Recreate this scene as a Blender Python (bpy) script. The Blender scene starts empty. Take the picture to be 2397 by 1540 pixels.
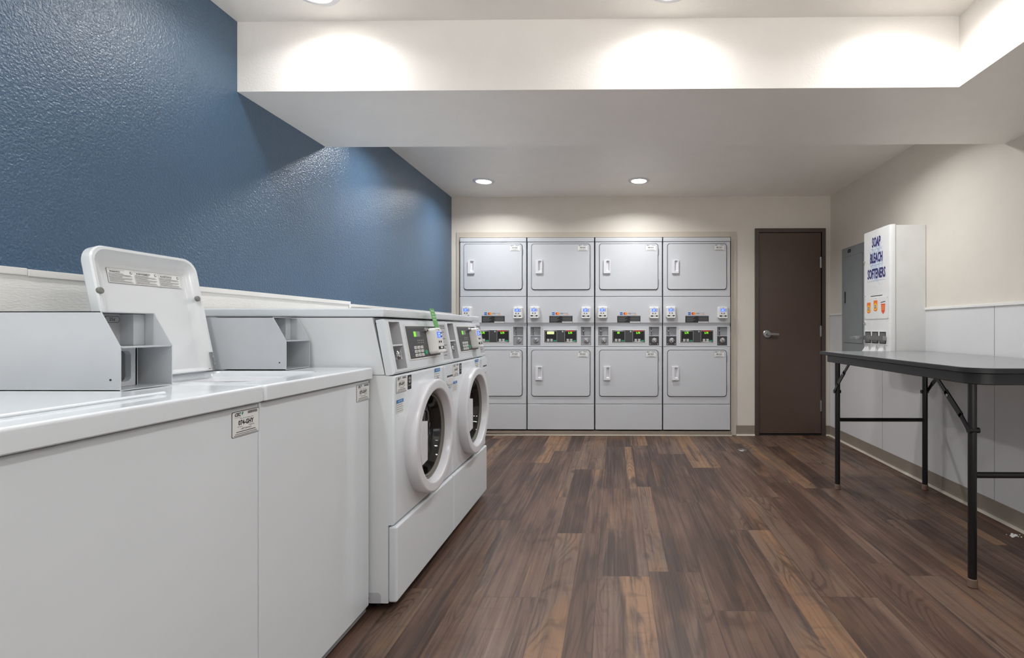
import bpy, bmesh, math, random
from mathutils import Matrix, Vector
random.seed(7)
SC = bpy.context.scene
COL = SC.collection
PI = math.pi

# ------------------------------------------------------------------ camera, world, exposure
cam_d = bpy.data.cameras.new('camera')
cam = bpy.data.objects.new('camera', cam_d); COL.objects.link(cam)
cam.location = (0, 0, 1.08)
cam.rotation_euler = (PI/2, 0, 0.0135)
cam_d.sensor_width = 36.0
cam_d.lens = 36.0*1200/2397
cam_d.shift_x = -(1423-1198.5)/2397
cam_d.shift_y = -2/2397
cam_d.clip_start = 0.02
SC.camera = cam
w = bpy.data.worlds.new('world'); SC.world = w; w.use_nodes = True
_t = w.node_tree
_g = _t.nodes.new('ShaderNodeTexCoord'); _s = _t.nodes.new('ShaderNodeSeparateXYZ'); _r = _t.nodes.new('ShaderNodeValToRGB')
_m = _t.nodes.new('ShaderNodeMath'); _m.operation = 'MULTIPLY_ADD'; _m.inputs[1].default_value = 0.5; _m.inputs[2].default_value = 0.5
_t.links.new(_g.outputs['Generated'], _s.inputs[0]); _t.links.new(_s.outputs[2], _m.inputs[0]); _t.links.new(_m.outputs[0], _r.inputs[0])
_r.color_ramp.elements[0].position = 0.40; _r.color_ramp.elements[0].color = (1.0, 0.98, 0.95, 1)     # fill glow added below the horizon to brighten the ceiling through the open side
_r.color_ramp.elements[1].position = 0.52; _r.color_ramp.elements[1].color = (0.10, 0.10, 0.105, 1)
_t.links.new(_r.outputs[0], _t.nodes['Background'].inputs[0])
_t.nodes['Background'].inputs[1].default_value = 2.2
SC.view_settings.view_transform = 'Standard'
SC.view_settings.look = 'None'
SC.view_settings.exposure = 0.78
SC.view_settings.gamma = 1.0
LAMP_W = 6.6           # watts of each ceiling downlight
LAMP_SPREAD = 150

# ------------------------------------------------------------------ materials
def lin(c):
    r = []
    for v in c:
        v = v/255.0
        r.append(v/12.92 if v <= 0.04045 else ((v+0.055)/1.055)**2.4)
    return (r[0], r[1], r[2], 1.0)

class NT:
    def __init__(s, name):
        s.m = bpy.data.materials.new(name); s.m.use_nodes = True
        s.t = s.m.node_tree; s.p = s.t.nodes['Principled BSDF']
    def n(s, typ, **kw):
        nd = s.t.nodes.new(typ)
        for k, v in kw.items():
            if k in nd.inputs: nd.inputs[k].default_value = v
            else: setattr(nd, k, v)
        return nd
    def l(s, a, b): s.t.links.new(a, b)
    def math(s, op, a, b=None):
        nd = s.t.nodes.new('ShaderNodeMath'); nd.operation = op
        for i, q in enumerate((a, b)):
            if q is None: continue
            if isinstance(q, (int, float)): nd.inputs[i].default_value = q
            else: s.l(q, nd.inputs[i])
        return nd.outputs[0]

def mat(name, rgb, rough=0.5, metal=0.0, var=0.04, scale=6.0, bump=0.0, bscale=200.0, bdist=0.001, stretch=None, emit=None, estr=0.0, spec=0.5, coat=0.0, detail=2.0):
    N = NT(name); p = N.p
    tc = N.n('ShaderNodeNewGeometry')
    mp = N.n('ShaderNodeMapping'); N.l(tc.outputs['Position'], mp.inputs['Vector'])
    nz = N.n('ShaderNodeTexNoise', Scale=scale, Detail=3.0); N.l(mp.outputs[0], nz.inputs['Vector'])
    rp = N.n('ShaderNodeValToRGB')
    c = lin(rgb)
    rp.color_ramp.elements[0].position = 0.3; rp.color_ramp.elements[1].position = 0.7
    rp.color_ramp.elements[0].color = tuple(max(0, v*(1-var)) for v in c[:3])+(1,)
    rp.color_ramp.elements[1].color = tuple(min(1, v*(1+var)) for v in c[:3])+(1,)
    N.l(nz.outputs[0], rp.inputs[0]); N.l(rp.outputs[0], p.inputs['Base Color'])
    p.inputs['Roughness'].default_value = rough
    p.inputs['Metallic'].default_value = metal
    p.inputs['Specular IOR Level'].default_value = spec
    p.inputs['Coat Weight'].default_value = coat
    if bump > 0:
        m2 = N.n('ShaderNodeMapping'); N.l(tc.outputs['Position'], m2.inputs['Vector'])
        if stretch: m2.inputs['Scale'].default_value = stretch
        n2 = N.n('ShaderNodeTexNoise', Scale=bscale, Detail=detail); N.l(m2.outputs[0], n2.inputs['Vector'])
        b = N.n('ShaderNodeBump', Strength=bump, Distance=bdist); N.l(n2.outputs[0], b.inputs['Height'])
        N.l(b.outputs[0], p.inputs['Normal'])
    if emit is not None:
        p.inputs['Emission Color'].default_value = lin(emit)
        p.inputs['Emission Strength'].default_value = estr
    return N.m

M = {}
M['blue'] = mat('blue_wall_paint', (63, 92, 119), 0.33, spec=0.9, bump=0.75, bscale=140, bdist=0.0042, var=0.03)
M['beige'] = mat('warm_wall_paint', (217, 210, 199), 0.5, bump=0.35, bscale=170, bdist=0.0014, var=0.02)
M['ceil'] = mat('ceiling_paint', (245, 241, 235), 0.38, bump=0.5, bscale=130, bdist=0.0022, var=0.015)
M['frp'] = mat('white_wall_panel', (214, 213, 213), 0.35, var=0.015, bump=0.08, bscale=60)
M['frp_left'] = mat('white_textured_panel', (230, 229, 225), 0.45, var=0.01, bump=0.45, bscale=60, bdist=0.0022, stretch=(1, 1.1, 3.6), detail=1.0)
M['rail'] = mat('white_vinyl_rail', (228, 226, 222), 0.4)
M['seam'] = mat('seam_sealant', (110, 108, 105), 0.7)  # one even grey for the joints between wall panels
M['cove'] = mat('taupe_cove_base', (138, 127, 115), 0.5)
M['bead'] = mat('sealant_bead', (196, 186, 172), 0.5)
M['casing'] = mat('casing_paint', (196, 186, 172), 0.5, bump=0.1, bscale=80)
M['enamel'] = mat('white_enamel', (219, 224, 228), 0.16, var=0.008, coat=0.3)
M['enamel2'] = mat('white_enamel_warm', (219, 222, 224), 0.2, var=0.01, coat=0.2)
M['dryer'] = mat('dryer_enamel', (197, 199, 203), 0.22, var=0.008)
M['plastic'] = mat('white_plastic', (216, 216, 220), 0.22, var=0.01)
M['greyplastic'] = mat('light_grey_plastic', (186, 187, 190), 0.4)
M['grey'] = mat('mid_grey_plastic', (140, 142, 145), 0.4)
M['darkgrey'] = mat('dark_grey_panel', (62, 62, 64), 0.35)
M['black'] = mat('black_plastic', (18, 18, 19), 0.45)
M['gapshade'] = mat('gap_shade', (14, 13, 13), 0.8)  # near-black colour standing in for the shade inside narrow gaps
M['ink'] = mat('black_ink', (28, 28, 30), 0.6)
M['greyink'] = mat('grey_ink', (120, 120, 122), 0.6)
M['paper'] = mat('label_film', (224, 224, 222), 0.45)
M['silverlabel'] = mat('silver_label', (150, 150, 152), 0.4)
M['teal'] = mat('teal_ink', (30, 150, 140), 0.5)
M['blueink'] = mat('notice_blue', (30, 120, 190), 0.5)
M['chrome'] = mat('chrome', (215, 215, 218), 0.12, metal=1.0)
M['steel'] = mat('brushed_steel', (168, 168, 168), 0.32, metal=1.0, bump=0.1, bscale=40, stretch=(1, 30, 1))
M['drum'] = mat('drum_steel', (150, 152, 156), 0.22, metal=1.0, bump=0.9, bscale=38, bdist=0.01, detail=0.0)
M['rubber'] = mat('grey_rubber', (120, 116, 108), 0.6)
M['greyrubber'] = mat('bumper_rubber', (118, 118, 114), 0.7)
M['lcdblue'] = mat('blue_lcd', (60, 80, 255), 0.4, emit=(70, 95, 255), estr=0.9)
M['lcdblue2'] = mat('blue_lcd_text', (130, 170, 255), 0.4, emit=(130, 170, 255), estr=0.9)
M['green'] = mat('green_led', (120, 230, 20), 0.4, emit=(125, 225, 20), estr=0.9)
M['greenplate'] = mat('green_lcd', (100, 170, 50), 0.4, emit=(110, 190, 40), estr=0.6)
M['yelgreen'] = mat('pale_lcd', (220, 230, 140), 0.4, emit=(225, 235, 150), estr=0.9)
M['greenbtn'] = mat('green_button', (20, 150, 105), 0.35)
M['greencard'] = mat('green_card', (98, 170, 88), 0.5)
M['red'] = mat('red_ink', (205, 60, 55), 0.5)
M['orange'] = mat('orange_ink', (240, 150, 40), 0.5)
M['orangebox'] = mat('orange_print', (238, 120, 40), 0.5)
M['yellow'] = mat('yellow_print', (250, 205, 70), 0.5)
M['redbox'] = mat('red_orange_print', (226, 84, 52), 0.5)
M['navy'] = mat('navy_ink', (38, 36, 98), 0.5)
M['navy2'] = mat('navy_shadow_ink', (120, 122, 170), 0.5)
M['amex'] = mat('card_blue', (30, 115, 190), 0.5)
M['doorbrown'] = mat('brown_door_paint', (84, 67, 58), 0.38, var=0.03, bump=0.05, bscale=60)
M['framebrown'] = mat('brown_frame_paint', (76, 63, 56), 0.4)
M['tabletop'] = mat('grey_laminate', (128, 130, 132), 0.2, var=0.03)
M['tableedge'] = mat('black_table_edge', (30, 31, 32), 0.35)
M['blacktube'] = mat('black_powder_coat', (16, 16, 17), 0.3)
M['foot'] = mat('brown_rubber_tip', (112, 92, 78), 0.6)
M['panelgrey'] = mat('electrical_grey', (142, 148, 148), 0.35)
M['rust'] = mat('rusty_hinge_steel', (150, 120, 95), 0.5, metal=0.6, var=0.3, scale=120)
M['dispwhite'] = mat('dispenser_white', (224, 224, 222), 0.3)
M['cabwhite'] = mat('cabinet_white', (192, 196, 200), 0.3)

def bubbles():
    N = NT('pale_blue_water_print'); m = N.math
    g = N.n('ShaderNodeNewGeometry'); sp = N.n('ShaderNodeSeparateXYZ'); N.l(g.outputs['Position'], sp.inputs[0])
    nz = N.n('ShaderNodeTexNoise', Scale=38.0, Detail=4.0, Distortion=0.8); N.l(g.outputs['Position'], nz.inputs['Vector'])
    rp = N.n('ShaderNodeValToRGB')
    rp.color_ramp.elements[0].position = 0.36; rp.color_ramp.elements[0].color = lin((178, 194, 214))
    rp.color_ramp.elements[1].position = 0.64; rp.color_ramp.elements[1].color = lin((216, 222, 228))
    N.l(nz.outputs[0], rp.inputs[0])
    dy = m('DIVIDE', m('SUBTRACT', sp.outputs[1], 3.795), 0.13); dz = m('DIVIDE', m('SUBTRACT', sp.outputs[2], 1.575), 0.21)
    d = m('SQRT', m('ADD', m('MULTIPLY', dy, dy), m('MULTIPLY', dz, dz)))
    f = N.n('ShaderNodeMapRange', interpolation_type='SMOOTHSTEP'); N.l(m('ADD', d, m('MULTIPLY', m('SUBTRACT', nz.outputs[0], 0.5), 1.4)), f.inputs[0])
    f.inputs[1].default_value = 0.35; f.inputs[2].default_value = 1.0
    mx = N.n('ShaderNodeMix', data_type='RGBA'); N.l(f.outputs[0], mx.inputs[0]); N.l(rp.outputs[0], mx.inputs[6]); mx.inputs[7].default_value = lin((224, 224, 222))
    N.l(mx.outputs[2], N.p.inputs['Base Color']); N.p.inputs['Roughness'].default_value = 0.3
    return N.m
M['bubbles'] = bubbles()

def glass(name, tint):
    N = NT(name); t = N.t
    tr = N.n('ShaderNodeBsdfTransparent'); tr.inputs[0].default_value = tint
    gl = N.n('ShaderNodeBsdfGlossy'); gl.inputs['Roughness'].default_value = 0.03
    fr = N.n('ShaderNodeFresnel', IOR=1.5)
    g = N.n('ShaderNodeNewGeometry'); nz = N.n('ShaderNodeTexNoise', Scale=14.0); N.l(g.outputs['Position'], nz.inputs['Vector'])
    b = N.n('ShaderNodeBump', Strength=0.12, Distance=0.004); N.l(nz.outputs[0], b.inputs['Height']); N.l(b.outputs[0], gl.inputs['Normal'])
    mx = N.n('ShaderNodeMixShader'); N.l(fr.outputs[0], mx.inputs[0]); N.l(tr.outputs[0], mx.inputs[1]); N.l(gl.outputs[0], mx.inputs[2])
    N.l(mx.outputs[0], t.nodes['Material Output'].inputs[0])
    return N.m
M['glass'] = glass('door_glass', (0.62, 0.63, 0.64, 1))

def lens():
    N = NT('lit_lens')
    e = N.n('ShaderNodeEmission'); e.inputs[0].default_value = (1, 0.965, 0.91, 1); e.inputs[1].default_value = 12.0
    N.l(e.outputs[0], N.t.nodes['Material Output'].inputs[0])
    return N.m
M['lens'] = lens()

def wood():
    N = NT('wood_plank_vinyl'); m = N.math
    g = N.n('ShaderNodeNewGeometry'); sp = N.n('ShaderNodeSeparateXYZ'); N.l(g.outputs['Position'], sp.inputs[0])
    X, Y = sp.outputs[0], sp.outputs[1]
    W, L = 0.226, 1.22
    xs = m('DIVIDE', m('ADD', X, 10.02), W); row = m('FLOOR', xs); fx = m('FRACT', xs)
    wn = N.n('ShaderNodeTexWhiteNoise', noise_dimensions='1D'); N.l(row, wn.inputs['W'])
    ys = m('ADD', m('DIVIDE', m('ADD', Y, 10.0), L), m('MULTIPLY', wn.outputs[0], 7.31)); pl = m('FLOOR', ys); fy = m('FRACT', ys)
    cid = N.n('ShaderNodeCombineXYZ'); N.l(row, cid.inputs[0]); N.l(pl, cid.inputs[1])
    w2 = N.n('ShaderNodeTexWhiteNoise', noise_dimensions='2D'); N.l(cid.outputs[0], w2.inputs['Vector'])
    rnd = w2.outputs[0]
    # strips inside a plank: each printed plank is made of up to two boards
    half = m('GREATER_THAN', fx, m('ADD', 0.35, m('MULTIPLY', rnd, 0.45)))
    w3 = N.n('ShaderNodeTexWhiteNoise', noise_dimensions='3D')
    c3 = N.n('ShaderNodeCombineXYZ'); N.l(row, c3.inputs[0]); N.l(pl, c3.inputs[1]); N.l(half, c3.inputs[2]); N.l(c3.outputs[0], w3.inputs['Vector'])
    off = m('MULTIPLY', w3.outputs[0], 37.0)
    def streak(sx, sy, sc, det, dist, rough=0.6):
        cc = N.n('ShaderNodeCombineXYZ')
        N.l(m('MULTIPLY', X, sx), cc.inputs[0]); N.l(m('MULTIPLY', Y, sy), cc.inputs[1]); N.l(off, cc.inputs[2])
        nz = N.n('ShaderNodeTexNoise', Scale=sc, Detail=det, Distortion=dist, Roughness=rough); N.l(cc.outputs[0], nz.inputs['Vector'])
        return nz.outputs[0]
    big = streak(6.0, 0.9, 1.0, 3.0, 0.5)
    fine = streak(85.0, 1.5, 1.0, 3.0, 0.5, 0.6)
    grain = streak(30.0, 1.1, 1.0, 4.0, 0.9, 0.6)
    ringn = streak(5.5, 0.75, 1.0, 1.5, 0.3)
    rings = m('SINE', m('MULTIPLY', ringn, 150.0))
    rmask = streak(4.0, 1.6, 1.0, 2.0, 0.3)
    cross = streak(5.0, 16.0, 1.0, 3.0, 0.8)
    dark = streak(9.0, 1.0, 1.0, 4.0, 0.7)
    warm = streak(5.0, 1.3, 0.9, 2.0, 0.4)
    base = N.n('ShaderNodeValToRGB'); cr = base.color_ramp
    cr.elements[0].position = 0.0; cr.elements[0].color = lin((62, 49, 43))
    cr.elements[1].position = 1.0; cr.elements[1].color = lin((150, 120, 94))
    for pos, c in ((0.25, (84, 66, 58)), (0.5, (108, 87, 77)), (0.72, (118, 101, 90)), (0.86, (132, 105, 84))):
        e = cr.elements.new(pos); e.color = lin(c)
    val = m('ADD', m('MULTIPLY', w3.outputs[0], 0.78), m('MULTIPLY', m('SUBTRACT', big, 0.5), 1.5))
    N.l(m('ADD', val, 0.13), base.inputs[0])
    def mix(a, b, fac, mode='MIX'):
        mx = N.n('ShaderNodeMix', data_type='RGBA', blend_type=mode)
        if isinstance(fac, float): mx.inputs[0].default_value = fac
        else: N.l(fac, mx.inputs[0])
        N.l(a, mx.inputs[6])
        if isinstance(b, tuple): mx.inputs[7].default_value = b
        else: N.l(b, mx.inputs[7])
        return mx.outputs[2]
    def ramp(v, a, b, ca=0.0, cb=1.0):
        mr = N.n('ShaderNodeMapRange', interpolation_type='SMOOTHSTEP'); N.l(v, mr.inputs[0])
        for i, q in enumerate((a, b, ca, cb)): mr.inputs[i+1].default_value = q
        return mr.outputs[0]
    col = mix(base.outputs[0], lin((142, 108, 82)), m('MULTIPLY', ramp(warm, 0.55, 0.75), 0.4))
    col = mix(col, lin((66, 56, 54)), m('MULTIPLY', ramp(dark, 0.53, 0.66), 0.8))
    col = mix(col, lin((84, 68, 60)), m('MULTIPLY', ramp(cross, 0.52, 0.70), 0.35))
    col = mix(col, lin((66, 50, 43)), m('MULTIPLY', m('MULTIPLY', ramp(rings, 0.1, 0.95), ramp(rmask, 0.45, 0.6)), 0.55))
    col = mix(col, lin((58, 44, 38)), m('MULTIPLY', ramp(grain, 0.52, 0.66), 0.45))
    col = mix(col, lin((50, 40, 36)), m('MULTIPLY', ramp(fine, 0.54, 0.7), 0.4))
    col = mix(col, lin((160, 140, 124)), m('MULTIPLY', ramp(fine, 0.46, 0.30), 0.18))
    # knots
    vr = N.n('ShaderNodeTexVoronoi', Scale=1.0, Randomness=1.0)
    ck = N.n('ShaderNodeCombineXYZ'); N.l(m('MULTIPLY', X, 5.0), ck.inputs[0]); N.l(m('MULTIPLY', Y, 2.4), ck.inputs[1]); N.l(ck.outputs[0], vr.inputs['Vector'])
    col = mix(col, lin((52, 42, 38)), m('MULTIPLY', ramp(vr.outputs['Distance'], 0.13, 0.03), 0.7))
    # seams
    ex = m('MINIMUM', fx, m('SUBTRACT', 1.0, fx)); ey = m('MINIMUM', fy, m('SUBTRACT', 1.0, fy))
    seam = m('MAXIMUM', m('LESS_THAN', ex, 0.006), m('LESS_THAN', ey, 0.0011))
    col = mix(col, lin((56, 46, 42)), m('MULTIPLY', seam, 0.75))
    col = mix(col, lin((226, 217, 210)), 1.0, 'MULTIPLY')
    N.l(col, N.p.inputs['Base Color'])
    N.l(ramp(fine, 0.3, 0.7, 0.34, 0.5), N.p.inputs['Roughness'])
    b = N.n('ShaderNodeBump', Strength=0.25, Distance=0.0015)
    N.l(m('SUBTRACT', m('MULTIPLY', fine, -0.6), seam), b.inputs['Height']); N.l(b.outputs[0], N.p.inputs['Normal'])
    N.p.inputs['Specular IOR Level'].default_value = 0.38
    return N.m
M['wood'] = wood()

# ------------------------------------------------------------------ mesh builder
def rrloop(x0, x1, z0, z1, r, n=6):
    rs = r if isinstance(r, (tuple, list)) else (r, r, r, r)   # bl, br, tr, tl
    pts = []
    for (cx, cz, a0, q) in ((x0+rs[0], z0+rs[0], PI, rs[0]), (x1-rs[1], z0+rs[1], 1.5*PI, rs[1]), (x1-rs[2], z1-rs[2], 0, rs[2]), (x0+rs[3], z1-rs[3], 0.5*PI, rs[3])):
        for i in range(n+1):
            a = a0+0.5*PI*i/n
            pts.append((cx+q*math.cos(a), cz+q*math.sin(a)))
    return pts

class MB:
    def __init__(s, M0=None):
        s.v = []; s.f = []; s.mi = []; s.mats = []; s.M = M0.copy() if M0 else Matrix()
    def add(s, vs, fs, m):
        if m not in s.mats: s.mats.append(m)
        k = s.mats.index(m); b = len(s.v)
        s.v += [tuple(s.M @ Vector(p)) for p in vs]
        for f in fs:
            s.f.append(tuple(b+i for i in f)); s.mi.append(k)
        return s
    def addbm(s, bm, m):
        bm.verts.ensure_lookup_table(); bm.verts.index_update()
        vs = [tuple(v.co) for v in bm.verts]; fs = [tuple(v.index for v in f.verts) for f in bm.faces]
        bm.free(); return s.add(vs, fs, m)
    def box(s, x0, x1, y0, y1, z0, z1, m, bev=0.0, seg=2):
        bm = bmesh.new(); bmesh.ops.create_cube(bm, size=1.0)
        for v in bm.verts:
            v.co = Vector(((x0+x1)/2+v.co.x*(x1-x0), (y0+y1)/2+v.co.y*(y1-y0), (z0+z1)/2+v.co.z*(z1-z0)))
        if bev > 0:
            bmesh.ops.bevel(bm, geom=bm.edges[:], offset=bev, segments=seg, profile=0.5, affect='EDGES', clamp_overlap=True)
        return s.addbm(bm, m)
    def prism(s, pts, y0, y1, m, bev=0.0, axis='y', seg=2):
        """pts: polygon in (x,z) extruded along y; axis='x': polygon in (y,z) extruded along x (y0..y1)."""
        bm = bmesh.new()
        def P(a, b, t): return (a, t, b) if axis == 'y' else (t, a, b)
        lo = [bm.verts.new(P(a, b, y0)) for a, b in pts]; hi = [bm.verts.new(P(a, b, y1)) for a, b in pts]
        n = len(pts)
        bm.faces.new(lo); top = bm.faces.new(hi[::-1])
        for i in range(n): bm.faces.new((lo[i], hi[i], hi[(i+1) % n], lo[(i+1) % n]))
        bmesh.ops.recalc_face_normals(bm, faces=bm.faces[:])
        if bev > 0:
            loset = set(lo)
            ed = [e for e in bm.edges if e.verts[0] in loset and e.verts[1] in loset]
            bmesh.ops.bevel(bm, geom=ed, offset=bev, segments=seg, profile=0.5, affect='EDGES', clamp_overlap=True)
        return s.addbm(bm, m)
    def rr(s, x0, x1, z0, z1, y0, y1, r, m, bev=0.0, n=6):
        return s.prism(rrloop(x0, x1, z0, z1, r, n), y0, y1, m, bev)
    def loft(s, loops, m, cap0=False, cap1=False, closed=True):
        n = len(loops[0]); vs = [p for l in loops for p in l]; fs = []
        for k in range(len(loops)-1):
            for i in range(n if closed else n-1):
                j = (i+1) % n
                fs.append((k*n+i, k*n+j, (k+1)*n+j, (k+1)*n+i))
        if cap0: fs.append(tuple(range(n))[::-1])
        if cap1: fs.append(tuple(range((len(loops)-1)*n, len(loops)*n)))
        return s.add(vs, fs, m)
    def ring(s, outer, inner, y0, y1, m):
        """flat ring prism between two loops of equal length (x,z)."""
        L = [[(a, y1, b) for a, b in outer], [(a, y0, b) for a, b in outer], [(a, y0, b) for a, b in inner], [(a, y1, b) for a, b in inner]]
        L.append(L[0]); return s.loft(L, m)
    def lathe(s, prof, c, m, n=48, axis='y'):
        """prof: (radius, offset along axis)."""
        ax = lambda h: (c[0], c[1]+h, c[2]) if axis == 'y' else (c[0], c[1], c[2]+h)
        tip0 = prof[0] if prof[0][0] < 1e-5 else None; tip1 = prof[-1] if prof[-1][0] < 1e-5 else None
        prof = prof[1 if tip0 else 0:len(prof)-1 if tip1 else len(prof)]
        loops = []
        for r, h in prof:
            lp = []
            for i in range(n):
                a = 2*PI*i/n; u, v = r*math.cos(a), r*math.sin(a)
                lp.append((c[0]+u, c[1]+h, c[2]+v) if axis == 'y' else (c[0]+u, c[1]+v, c[2]+h))
            loops.append(lp)
        ring = prof[0] == prof[-1] and len(prof) > 2
        if tip0: s.add([ax(tip0[1])]+loops[0], [(0, 1+i, 1+(i+1) % n) for i in range(n)], m)
        if tip1: s.add([ax(tip1[1])]+loops[-1], [(0, 1+(i+1) % n, 1+i) for i in range(n)], m)
        if len(loops) > 1: s.loft(loops, m, cap0=not tip0 and not ring, cap1=not tip1 and not ring)
        return s
    def cyl(s, p0, p1, r, m, n=20, r2=None):
        p0, p1 = Vector(p0), Vector(p1); d = (p1-p0).normalized()
        a = d.orthogonal().normalized(); b = d.cross(a); r2 = r if r2 is None else r2
        l0 = [tuple(p0+(a*math.cos(2*PI*i/n)+b*math.sin(2*PI*i/n))*r) for i in range(n)]
        l1 = [tuple(p1+(a*math.cos(2*PI*i/n)+b*math.sin(2*PI*i/n))*r2) for i in range(n)]
        return s.loft([l0, l1], m, True, True)
    def flat(s, x0, x1, z0, z1, y, m):
        return s.add([(x0, y, z0), (x1, y, z0), (x1, y, z1), (x0, y, z1)], [(0, 1, 2, 3)], m)
    def poly(s, pts, y, m):
        return s.add([(a, y, b) for a, b in pts], [tuple(range(len(pts)))], m)
    def text(s, body, x, z, size, y, m, align='CENTER', bold=0.0, sx=1.0, shear=0.0):
        cu = bpy.data.curves.new('t', 'FONT'); cu.body = body; cu.size = size; cu.align_x = align; cu.align_y = 'CENTER'
        cu.offset = bold*size; cu.shear = shear; cu.resolution_u = 2; cu.fill_mode = 'FRONT'
        o = bpy.data.objects.new('t', cu); COL.objects.link(o)
        me = bpy.data.meshes.new_from_object(o.evaluated_get(bpy.context.evaluated_depsgraph_get()))
        s.add([(x+v.co.x*sx, y, z+v.co.y) for v in me.vertices], [tuple(p.vertices) for p in me.polygons], m)
        bpy.data.objects.remove(o); bpy.data.curves.remove(cu); bpy.data.meshes.remove(me)
        return s
    def build(s, name, parent=None, smooth=35, recalc=True):
        me = bpy.data.meshes.new(name)
        me.from_pydata(s.v, [], s.f)
        for m in s.mats: me.materials.append(m)
        me.polygons.foreach_set('material_index', s.mi)
        if recalc:
            bm = bmesh.new(); bm.from_mesh(me); bmesh.ops.remove_doubles(bm, verts=bm.verts[:], dist=0.00001); bmesh.ops.recalc_face_normals(bm, faces=bm.faces[:]); bm.to_mesh(me); bm.free()
        o = bpy.data.objects.new(name, me); COL.objects.link(o)
        if smooth:
            me.polygons.foreach_set('use_smooth', [True]*len(me.polygons))
            me.set_sharp_from_angle(angle=math.radians(smooth))
            w_ = o.modifiers.new('wn', 'WEIGHTED_NORMAL'); w_.keep_sharp = True
        me.update()
        if parent is not None: o.parent = parent
        return o

def thing(name, label, cat, loc=(0, 0, 0), rotz=0.0, group=None):
    o = bpy.data.objects.new(name, None); COL.objects.link(o)
    o.empty_display_size = 0.1
    o.location = loc; o.rotation_euler = (0, 0, rotz); o['label'] = label; o['category'] = cat
    if group: o['group'] = group
    return o
def tag(o, label, cat, group=None):
    o['label'] = label; o['category'] = cat
    if group: o['group'] = group
    return o
def struct(o): o['kind'] = 'structure'; return o
def copy_tree(o, parent=None):
    c = o.copy(); COL.objects.link(c)
    if parent is not None: c.parent = parent
    for ch in list(o.children): copy_tree(ch, c)
    return c

# ------------------------------------------------------------------ room
ZC, ZB = 2.41, 2.107
XR, XL1, XL2, YB, YS, YF = 2.17, -1.64, -1.66, 5.19, 3.14, -2.2

b = MB(); b.box(-1.9, 2.4, YF-0.1, 6.1, -0.12, 0.0, M['wood']); struct(b.build('floor', smooth=0))
b = MB()
b.box(-1.9, 2.4, YF-0.1, 6.1, ZC, ZC+0.1, M['ceil'])
b.box(-1.75, 2.3, 2.205, 2.887, ZB, ZC+0.02, M['ceil'])
b.box(1.467, 2.3, YF, 2.2052, ZB, ZC+0.02, M['ceil'])
struct(b.build('ceiling', smooth=0))
b = MB()
b.box(XL1-0.2, XL1, YF, YS, 0, ZC, M['blue']); b.box(XL2-0.2, XL2, YS, 6.1, 0, ZC, M['blue'])
struct(b.build('wall_left', smooth=0))
b = MB()
b.box(XR, XR+0.15, YF, 6.1, 0, ZC, M['beige']); struct(b.build('wall_right', smooth=0))
# back wall with the dryer recess and the door opening
b = MB()
b.box(XL2-0.1, -1.59, YB, YB+0.12, 0, ZC, M['beige'])
b.box(-1.59, 1.19, YB, YB+0.12, 2.0, ZC, M['beige'])
b.box(1.19, 1.44, YB, YB+0.12, 0, ZC, M['beige'])
b.box(1.44, 2.09, YB, YB+0.12, 2.06, ZC, M['beige'])
b.box(2.09, XR+0.1, YB, YB+0.12, 0, ZC, M['beige'])
b.box(-1.62, -1.59, YB+0.12, 6.0, 0, 2.1, M['beige']); b.box(1.19, 1.22, YB+0.12, 6.0, 0, 2.1, M['beige'])
b.box(-1.62, 1.22, 6.0, 6.05, 0, 2.1, M['beige']); b.box(-1.62, 1.22, YB+0.12, 6.05, 2.05, 2.1, M['beige'])
b.box(1.40, 2.15, YB+0.12, YB+0.14, 0, 2.1, M['beige'])
struct(b.build('wall_back', smooth=0))
# casing around the dryer alcove
b = MB()
b.box(-1.608, -1.576, YB-0.012, YB+0.1, 0.0, 2.052, M['casing'], 0.002)
b.box(1.168, 1.222, YB-0.012, YB+0.1, 0.0, 2.052, M['casing'], 0.002)
b.box(-1.576, 1.168, YB-0.012, YB+0.1, 1.998, 2.052, M['casing'], 0.002)
struct(b.build('trim_1'))
# platform strip under the dryers
b = MB(); b.box(-1.576, 1.166, 5.145, 5.95, 0.0, 0.045, M['cove'], 0.003); b.box(-1.576, 1.172, 5.132, 5.145, 0.0, 0.012, M['bead'], 0.003)
struct(b.build('trim_2'))
# left wainscot and rails
b = MB()
b.box(XL1, XL1+0.006, YF, YS, 0, 1.226, M['frp_left']); b.box(XL2, XL2+0.006, YS, 5.19, 0, 1.216, M['frp_left'])
struct(b.build('trim_3', smooth=0))
b = MB()
b.box(XL1, XL1+0.012, YF, 1.4, 1.226, 1.246, M['rail'], 0.002); b.box(XL1, XL1+0.012, 1.402, YS, 1.224, 1.244, M['rail'], 0.002)
b.box(XL1, XL1+0.012, YS-0.018, YS, 0, 1.226, M['rail'], 0.002)
b.box(XL2, XL2+0.012, YS, 5.19, 1.214, 1.231, M['rail'], 0.002)
struct(b.build('trim_4'))
# right wainscot
b = MB()
ys = [YF, -0.75, 0.47, 1.69, 2.955, 4.18, YB]
for i in range(len(ys)-1):
    b.box(XR-0.004, XR, ys[i]+0.0022, ys[i+1]-0.0022, 0.09, 1.208, M['frp'])
b.box(XR-0.001, XR, YF, YB, 0.09, 1.208, M['seam'])
struct(b.build('trim_5', smooth=0))
b = MB(); b.box(XR-0.012, XR, YF, YB, 1.206, 1.223, M['rail'], 0.002); struct(b.build('trim_6'))
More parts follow.
